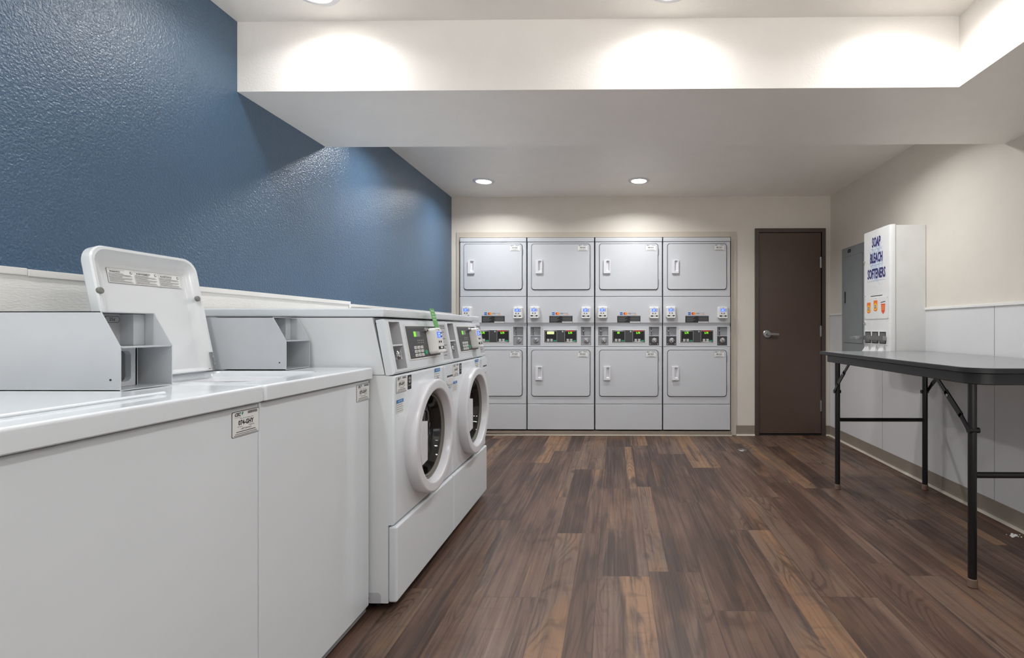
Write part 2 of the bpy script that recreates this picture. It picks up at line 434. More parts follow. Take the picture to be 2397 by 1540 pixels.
# cove base
b = MB()
b.prism([(XR, 0), (XR-0.022, 0), (XR-0.012, 0.010), (XR-0.007, 0.025), (XR-0.007, 0.098), (XR, 0.1)], YF, YB, M['cove'])
b.prism([(XR-0.007, 0), (XR-0.026, 0), (XR-0.02, 0.008), (XR-0.007, 0.014)], YF, YB, M['bead'])
struct(b.build('baseboard_right'))
b = MB()
def cove_back(x0, x1):
    b.prism([(YB, 0), (YB-0.02, 0), (YB-0.010, 0.012), (YB-0.007, 0.025), (YB-0.007, 0.098), (YB, 0.1)], x0, x1, M['cove'], axis='x')
    b.prism([(YB-0.007, 0), (YB-0.024, 0), (YB-0.018, 0.008), (YB-0.007, 0.013)], x0, x1, M['bead'], axis='x')
cove_back(1.222, 1.408); cove_back(2.118, XR-0.007)
struct(b.build('baseboard_back'))

# door
door = bpy.data.objects.new('door_1', None); COL.objects.link(door); door.location = (1.762, YB, 0); struct(door)
T = Matrix.Translation((-1.762, -YB, 0))
b = MB(T)
for x0, x1, z0, z1 in ((1.410, 1.450, 0, 2.083), (2.078, 2.117, 0, 2.083), (1.450, 2.078, 2.043, 2.083)):
    b.box(x0, x1, YB-0.02, YB+0.12, z0, z1, M['framebrown'], 0.002)
b.box(1.445, 1.463, YB+0.03, YB+0.05, 0, 2.05, M['framebrown']); b.box(2.066, 2.085, YB+0.03, YB+0.05, 0, 2.05, M['framebrown'])
b.build('door_frame', door)
b = MB(T); b.box(1.454, 2.074, YB-0.006, YB+0.036, 0.022, 2.039, M['doorbrown'], 0.0015); leaf = b.build('door_leaf', door)
b = MB(T); b.box(1.45, 2.078, YB+0.0, YB+0.05, 0.0, 0.02, M['gapshade']); b.build('under_door_gap', door)  # dark strip standing for the shade below the door leaf
for zc in (1.74, 1.05, 0.30):
    b = MB(T); b.cyl((2.070, YB-0.012, zc-0.055), (2.070, YB-0.012, zc+0.055), 0.008, M['steel']); b.box(2.060, 2.070, YB-0.009, YB-0.004, zc-0.055, zc+0.055, M['steel']); b.build('hinge', door)
b = MB(T)
hx, hz = 1.533, 1.022
b.lathe([(0.042, 0), (0.042, -0.006), (0.036, -0.012), (0.016, -0.013), (0.014, -0.05), (0.012, -0.056), (0.0, -0.056)], (hx, YB-0.006, hz), M['steel'], 32)
b.loft([[(hx-0.012, YB-0.060+dy, hz-0.012+dz) for dy, dz in ((0, 0), (0.014, 0), (0.014, 0.024), (0, 0.024))],
        [(hx+0.04, YB-0.060+dy, hz-0.010+dz) for dy, dz in ((0, 0), (0.012, 0), (0.012, 0.020), (0, 0.020))],
        [(hx+0.105, YB-0.056+dy, hz-0.012+dz) for dy, dz in ((0, 0), (0.009, 0), (0.009, 0.018), (0, 0.018))]], M['steel'], True, True)
b.build('handle', door)
b = MB(T); b.box(1.451, 1.4535, YB-0.004, YB+0.02, 0.985, 1.06, M['steel']); b.build('strike_plate', door)

# ------------------------------------------------------------------ ceiling lights
def downlight(x, y, label, power=1.0):
    t = thing('ceiling_light', label, 'ceiling light', (x, y, ZC), 0, 'recessed ceiling downlights')
    b = MB(); b.lathe([(0.066, -0.004), (0.07, -0.009), (0.092, -0.006), (0.096, 0.0)], (0, 0, 0), M['plastic'], 40, 'z'); b.build('trim_ring', t)
    b = MB(); b.lathe([(0.0, -0.0085), (0.04, -0.0085), (0.066, -0.006)], (0, 0, 0), M['lens'], 40, 'z'); b.build('lens', t)
    l = bpy.data.lights.new('downlight_lamp', 'AREA'); l.shape = 'DISK'; l.size = 0.13; l.energy = LAMP_W*power; l.spread = math.radians(LAMP_SPREAD)
    l.color = (0.98, 0.99, 1.0)
    lo = bpy.data.objects.new('lamp', l); COL.objects.link(lo); lo.parent = t; lo.location = (0, 0, -0.012)
for x, y, s in ((-1.186, 4.62, 'round lit downlight in the back ceiling, over the leftmost dryer'),
                (0.217, 4.62, 'round lit downlight in the back ceiling, over the third dryer from the left'),
                (-1.186, 2.0, 'round lit downlight cut by the frame above the left half of the beam'),
                (0.215, 2.0, 'round lit downlight cut by the frame above the middle of the beam'),
                (1.19, 1.97, 'round lit downlight out of frame above the right end of the beam'),
                (-1.186, 3.32, 'round downlight hidden behind the beam, near the blue wall'),
                (0.215, 3.32, 'round downlight hidden behind the middle of the beam'),
                (1.45, 3.32, 'round downlight hidden behind the beam, near the right wall'),
                (-1.186, 0.70, 'round downlight overhead beside the blue wall, out of frame'),
                (0.215, 0.70, 'round downlight overhead in the middle of the room, out of frame'),
                (1.19, 0.70, 'round downlight overhead beside the soffit, out of frame'),
                (-0.6, -0.8, 'round downlight behind the camera on the left, out of frame'),
                (0.8, -0.8, 'round downlight behind the camera on the right, out of frame')):
    downlight(x, y, s, 0.27 if 1.9 < y < 2.1 else (1.0 if y > 2.1 else (0.7 if y > 0 else 0.45)))   # rows are dimmed towards the camera

# ------------------------------------------------------------------ labels and small shared parts
def id_label(b, x0, z0, w, h, num, y=0.0, fine=True):
    """white machine number label; origin lower left, front at -y."""
    b.rr(x0, x0+w, z0, z0+h, y-0.0008, y, h*0.06, M['ink'], n=3)
    t = h*0.018
    b.rr(x0+t, x0+w-t, z0+t, z0+h-t, y-0.0012, y-0.0005, h*0.05, M['paper'], n=3)
    yy = y-0.0016
    X = lambda u: x0+u*w
    Z = lambda v: z0+v*h
    b.text('CSC', X(0.19), Z(0.87), h*0.17, yy, M['ink'], bold=0.05, shear=0.25, sx=w/h/1.5)
    b.poly([(X(0.36), Z(0.82)), (X(0.40), Z(0.9)), (X(0.39), Z(0.96)), (X(0.345), Z(0.95)), (X(0.335), Z(0.88))], yy, M['teal'])
    b.text('ServiceWorks', X(0.2), Z(0.765), h*0.062, yy, M['greyink'])
    for i in range(20):
        bx = X(0.57)+w*0.36*i/20
        b.flat(bx, bx+w*(0.007 if i % 3 else 0.013), Z(0.84), Z(0.95), yy, M['ink'])
    b.text('Please reference machine number', X(0.52), Z(0.70), h*0.055, yy, M['ink'])
    b.text(num, X(0.5), Z(0.53), h*0.25, yy, M['ink'], bold=0.035, sx=min(1.0, 0.78*w/h/1.36))
    b.text('For Service', X(0.28), Z(0.385), h*0.062, yy, M['ink'])
    b.text('Visit/Refunds', X(0.7), Z(0.385), h*0.062, yy, M['ink'])
    b.text('1-877-264-6622', X(0.5), Z(0.29), h*0.092, yy, M['ink'])
    for k, v in enumerate((0.19, 0.115, 0.055)):
        b.flat(X(0.14-0.04*k), X(0.86+0.04*k), Z(v-0.012), Z(v+0.014), yy, M['greyink'] if k else M['ink'])

def card_reader(parent, cx, z0, dy=0.0, w=0.095, h=0.112, d=0.05, tilt=None, M0=None):
    B = M0 if M0 else Matrix()
    b = MB(B @ Matrix.Translation((cx, dy, z0)))
    lo = rrloop(-w/2-0.006, w/2+0.006, 0.0, h+0.004, 0.014, 5)
    lf = rrloop(-w/2, w/2, 0.0, h, 0.012, 5)
    lf2 = rrloop(-w/2+0.004, w/2-0.004, 0.004, h-0.004, 0.010, 5)
    b.loft([[(p[0], 0.0, p[1]) for p in lo], [(p[0], -d+0.006, p[1]) for p in lf], [(p[0], -d, p[1]) for p in lf2]], M['paper'], True, True)
    b.box(-w/2+0.004, w/2-0.002, -d-0.007, -d+0.01, 0.0, 0.012, M['paper'], 0.003)
    r = b.build('card_reader', parent)
    F = B @ Matrix.Translation((cx, dy-d, z0))
    b = MB(F); b.rr(-w*0.30, w*0.20, h*0.60, h*0.84, -0.0012, 0, 0.002, M['lcdblue']); 
    b.flat(-w*0.16, w*0.07, h*0.735, h*0.785, -0.002, M['lcdblue2']); b.flat(-w*0.2, w*0.04, h*0.645, h*0.685, -0.002, M['lcdblue2'])
    b.build('screen', r)
    for (x, z) in ((-w*0.17, h*0.44), (w*0.1, h*0.44), (w*0.30, h*0.79), (w*0.30, h*0.65)):
        b = MB(F); q = 0.0055 if z < h*0.5 else 0.0042
        b.lathe([(q, 0), (q, -0.002), (q*0.7, -0.003), (0, -0.003)], (x, 0, z), M['darkgrey'], 16); b.build('button', r)
    b = MB(F); b.rr(-w*0.40, w*0.38, h*0.14, h*0.255, -0.0015, 0, 0.003, M['ink']); b.rr(-w*0.14, w*0.16, h*0.165, h*0.235, -0.0022, 0, 0.003, M['paper'], n=4)
    b.build('card_slot', r)
    b = MB(F); b.flat(-w*0.08, w*0.10, h*0.895, h*0.925, -0.0008, M['greyink']); b.flat(-w*0.03, w*0.01, h*0.9, h*0.945, -0.001, M['blueink']); b.build('logo', r)
    return r

# ------------------------------------------------------------------ front load washers (local: x along the row, -y is the front)
def front_loader(Y0, label, num, nonotice=False):
    W = 0.686
    t = thing('front_load_washer', label, 'washing machine', (-0.835, Y0, 0), PI/2, 'coin operated washers along the blue wall')
    b = MB()
    side = [(0.026, 0.035), (0.78, 0.035), (0.78, 1.12), (0.086, 1.12), (0.039, 0.902), (0.026, 0.895)]
    for sd in ([(0.026, 0.035), (0.78, 0.035), (0.78, 0.9005), (0.026, 0.9005)], [(0.0385, 0.9025), (0.78, 0.9025), (0.78, 1.12), (0.086, 1.12)]):
        b.prism(sd, 0.002, 0.016, M['enamel2'], axis='x'); b.prism(sd, W-0.016, W-0.002, M['enamel2'], axis='x')
    b.box(0.010, 0.013, 0.03, 0.77, 0.89, 0.91, M['gapshade'])  # shade in the side seam, painted dark
    b.box(0.016, W-0.016, 0.765, 0.78, 0.035, 1.12, M['enamel2']); b.box(0.016, W-0.016, 0.03, 0.77, 0.035, 0.05, M['enamel2'])
    b.box(0.016, W-0.016, 0.10, 0.77, 1.10, 1.12, M['enamel2'])
    b.build('cabinet', t)
    b = MB(); b.rr(0.07, 0.20, 0, 0.06, 0, 0.003, (0.001, 0.001, 0.001, 0.02), M['grey'])
    # access plate low on the side facing the camera
    b = MB(Matrix.Translation((0.0015, 0, 0)) @ Matrix.Rotation(-PI/2, 4, 'Z'))
    b.rr(-0.16, -0.053, 0.036, 0.076, -0.001, 0.001, (0.001, 0.001, 0.014, 0.001), M['greyplastic'])
    b.lathe([(0.006, -0.004), (0.0045, -0.005), (0, -0.005)], (-0.102, 0, 0.055), M['darkgrey'], 14)
    b.build('side_access_plate', t)
    # front panel with round hole
    cx, cz, R = 0.337, 0.607, 0.21
    x0, x1, z0, z1 = 0.002, W-0.002, 0.331, 0.898
    angs = sorted([2*PI*i/56 for i in range(56)]+[math.atan2(z-cz, x-cx) % (2*PI) for x in (x0, x1) for z in (z0, z1)])
    def rect(a, ins=0.0):
        dx, dz = math.cos(a), math.sin(a); k = 1e9
        if dx > 1e-9: k = min(k, (x1-ins-cx)/dx)
        if dx < -1e-9: k = min(k, (x0+ins-cx)/dx)
        if dz > 1e-9: k = min(k, (z1-ins-cz)/dz)
        if dz < -1e-9: k = min(k, (z0+ins-cz)/dz)
        return (cx+dx*k, cz+dz*k)
    b = MB(); be = 0.010
    loops = [[(p[0], 0.026, p[1]) for p in (rect(a) for a in angs)]]
    for k in range(4):
        q = k/3*PI/2
        loops.append([(p[0], be*(1-math.sin(q)), p[1]) for p in (rect(a, be*(1-math.cos(q))) for a in angs)])
    loops.append([(cx+R*math.cos(a), 0.0, cz+R*math.sin(a)) for a in angs])
    loops.append([(cx+R*math.cos(a), 0.03, cz+R*math.sin(a)) for a in angs])
    b.loft(loops, M['enamel']); b.build('front_panel', t)
    b = MB(); b.box(0.002, W-0.002, -0.008, 0.026, 0.036, 0.326, M['enamel'], 0.009, 3); b.build('kick_panel', t)
    b = MB(); b.box(0.0, W, 0.043, 0.78, 1.123, 1.155, M['enamel'], 0.006, 3); b.build('worktop', t)
    for x in (0.06, W-0.06):
        for y in (0.09, 0.72):
            b = MB(); b.cyl((x, y, 0), (x, y, 0.036), 0.018, M['black']); b.build('foot', t)
    # drum, gasket
    b = MB(); b.lathe([(0.205, 0.03), (0.245, 0.12), (0.25, 0.46), (0.22, 0.50), (0.0, 0.50)], (cx, 0, cz), M['drum'], 64)
    for k in range(3):
        a = k*2*PI/3+0.5; px, pz = cx+0.235*math.cos(a), cz+0.235*math.sin(a)
        b.cyl((px, 0.14, pz), (px, 0.46, pz), 0.022, M['drum'], 12)
    b.build('drum', t)
    # door: ring, glass bowl, grip
    b = MB()
    prof = [(0.240, 0.006), (0.247, 0.0), (0.247, -0.038), (0.2455, -0.044), (0.241, -0.0475), (0.236, -0.048), (0.209, -0.048), (0.204, -0.0465), (0.2, -0.042), (0.192, -0.014), (0.190, 0.006), (0.205, 0.01)]
    b.lathe(prof+[prof[0]], (cx, 0, cz), M['plastic'], 72); d = b.build('door', t)
    b = MB(); b.lathe([(0.192, -0.006), (0.187, -0.016), (0.183, -0.015), (0.182, -0.006), (0.178, -0.010), (0.174, -0.008), (0.172, 0.004), (0.176, 0.034), (0.192, 0.034), (0.192, -0.006)], (cx, 0, cz), M['rubber'], 64); b.build('gasket', d)
    b = MB()
    outp = [(0.0, 0.120), (0.05, 0.117), (0.095, 0.104), (0.13, 0.080), (0.155, 0.044), (0.167, 0.012), (0.173, -0.002)]
    inn = [(0.169, -0.005), (0.161, 0.010), (0.149, 0.041), (0.125, 0.075), (0.092, 0.098), (0.05, 0.111), (0.0, 0.114)]
    b.lathe(outp+inn, (cx, 0, cz), M['glass'], 56); b.build('glass_bowl', d)
    b = MB()
    pts = []
    for k in range(9):
        a = PI+math.radians(-27+54*k/8); pts.append((cx+0.198*math.cos(a), cz+0.198*math.sin(a)))
    pts += [(cx-0.120, cz-0.082), (cx-0.120, cz+0.082)]
    b.prism(pts, -0.0475, -0.02, M['plastic'], 0.003); b.build('grip', d)
    # slanted control panel
    al = math.atan2(0.040, 0.215); Hh = 0.2155
    S = Matrix.Translation((0, 0.0, 0.9045)) @ Matrix.Rotation(-al, 4, 'X')
    b = MB(S)
    ox = [(0.002, 0.0), (W-0.002, 0.0), (W-0.002, Hh), (0.002, Hh)]
    o2 = [(0.010, 0.007), (W-0.010, 0.007), (W-0.010, Hh-0.006), (0.010, Hh-0.006)]
    hx0, hx1, hz0, hz1 = 0.030, 0.128, 0.016, 0.204
    ih = [(hx0, hz0), (hx1, hz0), (hx1, hz1), (hx0, hz1)]
    b.loft([[(a, 0.035, c) for a, c in ox], [(a, 0.008, c) for a, c in ox], [(a, 0.0, c) for a, c in o2], [(a, 0.0, c) for a, c in ih]], M['enamel'])
    cp = b.build('control_panel', t)
    b = MB(S)
    ib = [(hx0+0.006, hz0+0.004), (hx1-0.004, hz0+0.004), (hx1-0.004, hz1-0.004), (hx0+0.006, hz1-0.004)]
    b.loft([[(a, 0.0, c) for a, c in ih], [(a, 0.055, c) for a, c in ib]], M['greyplastic'], cap1=True)
    b.box(hx0+0.001, hx1-0.001, 0.002, 0.054, 0.108, 0.114, M['enamel2'])
    b.box(hx0+0.008, hx0+0.05, 0.038, 0.056, 0.120, hz1-0.012, M['grey'], 0.001)
    co = b.build('coin_recess', t)
    b = MB(S); b.box(hx0+0.025, hx0+0.031, 0.028, 0.04, 0.125, 0.165, M['ink']); b.build('coin_slot', co)
    b = MB(S); b.cyl((hx0+0.02, 0.03, 0.093), (hx0+0.02, 0.05, 0.093), 0.004, M['chrome'])
    b.build('reject_button', co)
    b = MB(S); b.lathe([(0.014, 0.05), (0.014, 0.02), (0.019, 0.017), (0.019, 0.009), (0.012, 0.004), (0.0, 0.003)], (hx0+0.058, 0, 0.072), M['chrome'], 24)
    b.box(hx0+0.054, hx0+0.062, -0.004, 0.006, 0.052, 0.092, M['chrome'], 0.003); b.build('coin_return_knob', co)
    b = MB(S); b.rr(hx0+0.02, hx1-0.02, hz0+0.006, hz0+0.036, 0.048, 0.055, 0.004, M['paper']); b.build('coin_return_cup', co)
    # dark display panel
    b = MB(S)
    b.rr(0.164, 0.535, 0.042, 0.192, -0.003, 0.001, 0.004, M['paper'], 0.001)
    b.rr(0.170, 0.530, 0.048, 0.186, -0.0035, 0.0, 0.002, M['darkgrey'])
    b.rr(0.186, 0.372, 0.056, 0.181, -0.0040, 0.0, 0.005, M['greyink']); b.rr(0.1885, 0.3695, 0.0585, 0.1785, -0.0044, 0.0, 0.004, M['darkgrey'])
    for k in range(5): b.flat(0.196, 0.208, 0.066+0.0155*k, 0.068+0.0155*k, -0.005, M['greyink'])
    for k in range(4):
        b.flat(0.272+0.02*k, 0.280+0.02*k, 0.122, 0.125, -0.005, M['paper']); b.flat(0.272+0.02*k, 0.278+0.02*k, 0.112, 0.115, -0.005, M['paper'])
    dp = b.build('display_panel', t)
    b = MB(S); b.rr(0.242, 0.312, 0.140, 0.163, -0.0048, 0, 0.001, M['grey']); b.rr(0.242, 0.266, 0.140, 0.163, -0.0052, 0, 0.001, M['greenplate']); b.text('3', 0.254, 0.1515, 0.02, -0.006, M['green']); b.build('screen', dp)
    for r in range(3):
        for c in range(3):
            kx, kz = 0.222+0.036*c, 0.097-0.0165*r-0.004
            b = MB(S); b.rr(kx, kx+0.026, kz-0.006, kz+0.0065, -0.007, 0, 0.002, M['paper'], 0.001); b.flat(kx+0.006, kx+0.020, kz+0.001, kz+0.0025, -0.0075, M['ink']); b.flat(kx+0.008, kx+0.018, kz-0.003, kz-0.0015, -0.0075, M['ink']); b.build('key', dp)
    b = MB(S); b.rr(0.332, 0.362, 0.053+0.006, 0.078, -0.007, 0, 0.006, M['greenbtn'], 0.001); b.build('start_key', dp)
    b = MB(S); b.lathe([(0.013, 0), (0.013, -0.012), (0.009, -0.016), (0.009, -0.022), (0, -0.022)], (0.382, 0, 0.168), M['chrome'], 20); b.build('key_lock', dp)
    # card reader
    card_reader(t, 0.441, 0.056, 0.0, 0.090, 0.116, 0.044, M0=S)
    b = MB(S); b.rr(0.580, 0.674, 0.022, 0.200, -0.0012, 0.0005, 0.002, M['greyplastic'])
    b.flat(0.590, 0.664, 0.186, 0.192, -0.0018, M['greyink']); b.flat(0.590, 0.664, 0.176, 0.181, -0.0018, M['greyink'])
    for k in range(8): b.flat(0.587, 0.587+(0.05, 0.026, 0.055, 0.03, 0.062, 0.036, 0.05, 0.04)[k], 0.155-0.0165*k, 0.160-0.0165*k, -0.0018, M['greyink'])
    b.build('instruction_card', t)
    # detergent drawer
    b = MB(); b.rr(0.541, 0.668, 0.787, 0.895, -0.012, 0.004, 0.012, M['enamel'], 0.004); dd = b.build('detergent_drawer', t)
    b = MB()
    b.rr(0.572, 0.655, 0.836, 0.846, -0.0135, 0.0, 0.004, M['darkgrey']); b.rr(0.568, 0.660, 0.797, 0.838, -0.018, 0.0, 0.016, M['plastic'], 0.006); b.build('grip', dd)
    # labels
    b = MB(); id_label(b, 0.013, 0.829, 0.098, 0.063, num); b.build('id_label', t)
    b = MB(); b.rr(0.122, 0.158, 0.832, 0.890, -0.001, 0.001, 0.002, M['ink'])
    b.lathe([(0.013, -0.0014), (0.0, -0.0014)], (0.14, 0, 0.871), M['silverlabel'], 20); b.text('energy', 0.14, 0.871, 0.012, -0.002, M['ink'], shear=0.2)
    b.text('ENERGY STAR', 0.14, 0.848, 0.0048, -0.0018, M['paper']); b.build('energy_label', t)
    def notice(x, z, w, h, extra):
        b = MB(); b.flat(x, x+w, z, z+h, -0.0008, M['paper']); b.flat(x, x+w, z+h*0.74, z+h, -0.0014, M['blueink'])
        b.text('NOTICE', x+w/2, z+h*0.87, h*0.2, -0.002, M['paper'], bold=0.01, shear=0.2)
        n = 4
        for k in range(n): b.flat(x+w*0.05, x+w*(0.95 if k % 2 else 0.85), z+h*(0.60-0.16*k), z+h*(0.63-0.16*k), -0.0014, M['greyink'])
        if extra: b.text('!  #', x+w/2, z+h*0.36, h*0.22, -0.002, M['ink'])
        b.build('notice_label', t)
    notice(0.015, 0.752, 0.064, 0.052, False); notice(0.430, 0.826, 0.070, 0.066, True)
    return t
front_loader(1.933, 'white front-load washer 070 with a green card stuck on its card reader', '070-GHY')
front_loader(2.6205, 'white front-load washer farthest from the camera, nearest the dryers', '071-GHY')

# green card leaning on the near reader
S0 = Matrix.Translation((-0.824, 2.362, 1.0835)) @ Matrix.Rotation(PI/2, 4, 'Z') @ Matrix.Rotation(-math.atan2(0.024, 0.085), 4, 'X')
b = MB(); b.rr(-0.028, 0.028, 0.0, 0.090, -0.0008, 0.0008, 0.001, M['greencard'])
for k, s_ in enumerate(('OUT OF ORDER', 'HE DETERGENT', 'ONLY', 'PLEASE')): b.flat(-0.02, 0.02-0.006*(k % 2), 0.077-0.014*k, 0.080-0.014*k, -0.0012, M['paper'])
g = b.build('green_card'); g.matrix_world = S0
tag(g, 'narrow green card standing up behind the card reader of washer 070', 'card')

# ------------------------------------------------------------------ top load washers
LIDX0, LIDX1, LIDY0, LIDY1 = 0.050, 0.407, 0.072, 0.449
def lid_mesh(name, parent, opened):
    """flat pan lid, built upright: x across, z from hinge to front edge, inner side facing -y."""
    W, Hh = LIDX1-LIDX0, 0.382
    if opened:
        Mx = Matrix.Translation((LIDX0, LIDY1, 0.934)) @ Matrix.Rotation(-math.radians(11.6), 4, 'X')
    else:
        Mx = Matrix.Translation((LIDX0, LIDY1, 0.948)) @ Matrix.Rotation(math.radians(90), 4, 'X')
    if opened:
        b = MB(Mx)
        def lp(ins, y, dz=0.0):
            return [(p[0], y, p[1]) for p in rrloop(ins, W-ins, ins*0.35+dz, Hh-ins, (max(0.004, 0.008-ins*0.3),)*2+(0.045-ins*0.5,)*2, 7)]
        L = [lp(0.004, 0.012), lp(0.0, 0.006), lp(0.0, -0.016), lp(0.003, -0.020), lp(0.010, -0.020), lp(0.014, -0.016), lp(0.026, -0.004), lp(0.046, 0.003)]
        b.loft(L, M['enamel2'], True, True)
        lid = b.build(name, parent)
        for (x, z) in ((0.007, 0.250), (W-0.024, 0.246)):
            b = MB(Mx); b.lathe([(0.009, -0.018), (0.009, -0.024), (0.007, -0.026), (0, -0.026)], (x, 0, z), M['greyrubber'], 20); b.build('bumper', lid)
        b = MB(Mx)
        x0, x1, z0, z1 = 0.060, 0.305, 0.282, 0.326
        b.flat(x0, x1, z0, z1, 0.0018, M['greyink']); b.flat(x0+0.0008, x1-0.0008, z0+0.0008, z1-0.0008, 0.0014, M['paper'])
        for k, s_ in enumerate(('WARNING', 'AVERTISSEMENT', 'ADVERTENCIA')):
            xx = x0+0.003+k*0.0815
            b.text('\u25B2 '+s_ if False else s_, xx+0.004, z1-0.010, 0.0065, 0.0008, M['ink'], align='LEFT', bold=0.015)
            b.flat(xx, xx+0.050, z1-0.0048, z1-0.0042, 0.0008, M['greyink'])
            b.lathe([(0.004, 0.0008), (0.0, 0.0008)], (xx+0.070, 0, z1-0.009), M['ink'], 16); b.lathe([(0.0028, 0.0004), (0.0, 0.0004)], (xx+0.070, 0, z1-0.009), M['paper'], 16)
            for r in range(9):
                b.flat(xx, xx+(0.072 if r % 3 else 0.045)-0.004*(r % 2), z1-0.0155-0.0031*r, z1-0.0144-0.0031*r, 0.0008, M['greyink'])
            if k: b.flat(xx-0.002, xx-0.0016, z0+0.001, z1-0.001, 0.0008, M['greyink'])
        b.build('warning_label', lid)
        b = MB(Mx); b.box(W-0.020, W-0.008, -0.024, -0.019, 0.0, 0.062, M['steel'], 0.001)
        for z in (0.02, 0.045): b.lathe([(0.0025, -0.025), (0, -0.026)], (W-0.013, 0, z), M['chrome'], 10)
        b.cyl((W-0.022, -0.010, 0.004), (W+0.002, -0.008, 0.004), 0.005, M['rust'], 12); b.build('hinge', lid)
    else:
        b = MB(); b.box(LIDX0, LIDX1, LIDY0, LIDY1, 0.930, 0.9395, M['enamel'], 0.0045, 3)
        lid = b.build(name, parent)
    return lid

def top_loader(Y0, label, num, opened):
    W = 0.599
    t = thing('top_load_washer', label, 'washing machine', (-0.928, Y0, 0), PI/2, 'coin operated washers along the blue wall')
    b = MB()
    b.box(0.001, W-0.001, 0.0, 0.012, 0.034, 0.886, M['enamel'], 0.004, 3)
    b.box(0.001, 0.012, 0.008, 0.68, 0.034, 0.886, M['enamel2']); b.box(W-0.012, W-0.001, 0.008, 0.68, 0.034, 0.886, M['enamel2'])
    b.box(0.001, W-0.001, 0.668, 0.68, 0.034, 0.886, M['enamel2']); b.box(0.01, W-0.01, 0.008, 0.67, 0.034, 0.044, M['enamel2'])
    b.build('cabinet', t)
    b = MB(); b.box(0.004, W-0.004, 0.010, 0.03, 0.012, 0.034, M['grey'], 0.001); b.build('base_rail', t)
    for x in (0.05, W-0.05):
        for y in (0.07, 0.62):
            b = MB(); b.cyl((x, y, 0), (x, y, 0.035), 0.018, M['black']); b.build('foot', t)
    # worktop with lid opening
    b = MB()
    def L(x0, x1, y0, y1, r, z): return [(p[0], p[1], z) for p in rrloop(x0, x1, y0, y1, r, 6)]
    o = (0.0008, W-0.0008, -0.016, 0.685)
    def O(i, z, r): return L(o[0]+i, o[1]-i, o[2]+i, o[3]-i, r, z)
    h = (LIDX0, LIDX1, LIDY0, LIDY1)
    def Hh(i, z): return L(h[0]+i, h[1]-i, h[2]+i, h[3]-i, 0.05-i, z)
    b.loft([O(0.004, 0.889, 0.006), O(0.0, 0.892, 0.008), O(0, 0.924, 0.008), O(0.001, 0.9285, 0.008), O(0.0035, 0.9312, 0.008), O(0.008, 0.932, 0.008),
            Hh(-0.014, 0.932), Hh(-0.009, 0.934), Hh(-0.004, 0.933), Hh(0.0, 0.927), Hh(0.004, 0.915), Hh(0.012, 0.912)], M['enamel'])
    b.build('worktop', t)
    b = MB(); cx, cy = (LIDX0+LIDX1)/2, (LIDY0+LIDY1)/2
    outer = Hh(0.010, 0.912); n = len(outer)
    inner = []
    for (px, py, _z) in outer:
        a = math.atan2(py-cy, px-cx); inner.append((cx+0.158*math.cos(a), cy+0.158*math.sin(a), 0.905))
    b.loft([outer, inner, [(p[0], p[1], 0.87) for p in inner]], M['plastic'])
    b.build('tub_rim', t)
    b = MB(); b.lathe([(0.172, 0.868), (0.20, 0.85), (0.205, 0.45), (0.0, 0.44)], (cx, cy, 0), M['steel'], 48, 'z')
    b.build('tub', t)
    b = MB(); b.lathe([(0.09, 0.45), (0.06, 0.52), (0.045, 0.70), (0.04, 0.82), (0.0, 0.83)], (cx, cy, 0), M['plastic'], 32, 'z'); b.build('agitator', t)
    lid_mesh('lid', t, opened)
    # coin box
    x0, x1 = 0.450, 0.590
    zb, zs, zt, yf, yt, yr = 0.9335, 1.036, 1.119, 0.220, 0.267, 0.66
    pf = [(yf, zb), (yr, zb), (yr, zt), (yt, zt), (yf, zs)]
    b = MB()
    b.prism(pf, x0, x0+0.0022, M['cabwhite'], axis='x'); b.prism(pf, x1-0.0022, x1, M['cabwhite'], axis='x')
    b.box(x0, x1, yt, yr, zt-0.0022, zt, M['cabwhite']); b.box(x0, x1, yr-0.002, yr, zb, zt, M['cabwhite'])
    b.box(x0, x1, yf+0.001, yr, zb, zb+0.0025, M['cabwhite']); b.box(x0+0.001, x1-0.001, yf, 0.335, zs-0.003, zs, M['cabwhite'])
    cb = b.build('coin_box', t)
    b = MB(); b.box(x0+0.002, x1-0.03, 0.325, 0.332, zs, zt-0.003, M['greyplastic'], 0.001); b.box(x1-0.034, x1-0.003, 0.290, 0.332, zs, zt-0.003, M['cabwhite'], 0.002)
    hx, hz = x0+0.085, zt-0.017
    hexp = [(hx-0.022, hz), (hx-0.016, hz-0.008), (hx+0.016, hz-0.008), (hx+0.022, hz), (hx+0.016, hz+0.008), (hx-0.016, hz+0.008)]
    b.poly(hexp, 0.3245, M['ink']); b.poly([(hx+(p[0]-hx)*0.93, hz+(p[1]-hz)*0.88) for p in hexp], 0.3241, M['greyplastic']); b.text('25\u00a2', hx, hz, 0.011, 0.3237, M['ink'], bold=0.01)
    b.build('coin_mechanism', cb)
    b = MB(); b.box(x0+0.034, x0+0.044, 0.312, 0.326, zt-0.046, zt-0.006, M['chrome'], 0.002); b.box(x0+0.037, x0+0.041, 0.3095, 0.315, zt-0.042, zt-0.010, M['ink']); b.build('coin_slot', cb)
    b = MB()
    ol = rrloop(x0+0.003, x1-0.030, zb+0.003, zs-0.004, 0.002, 5); il = rrloop(x0+0.010, x1-0.046, zb+0.014, zs-0.012, 0.012, 5)
    b.ring(ol, il, 0.285, 0.30, M['cabwhite']); b.box(x0+0.003, x1-0.03, 0.325, 0.33, zb+0.003, zs-0.004, M['greyplastic'])
    b.box(x1-0.034, x1-0.028, 0.285, 0.33, zb+0.003, zs-0.004, M['cabwhite'])
    b.build('coin_return_frame', cb)
    b = MB(); b.cyl((x0-0.0012, 0.243, zb+0.026), (x0+0.001, 0.243, zb+0.026), 0.0022, M['ink'], 12); b.build('screw', cb)
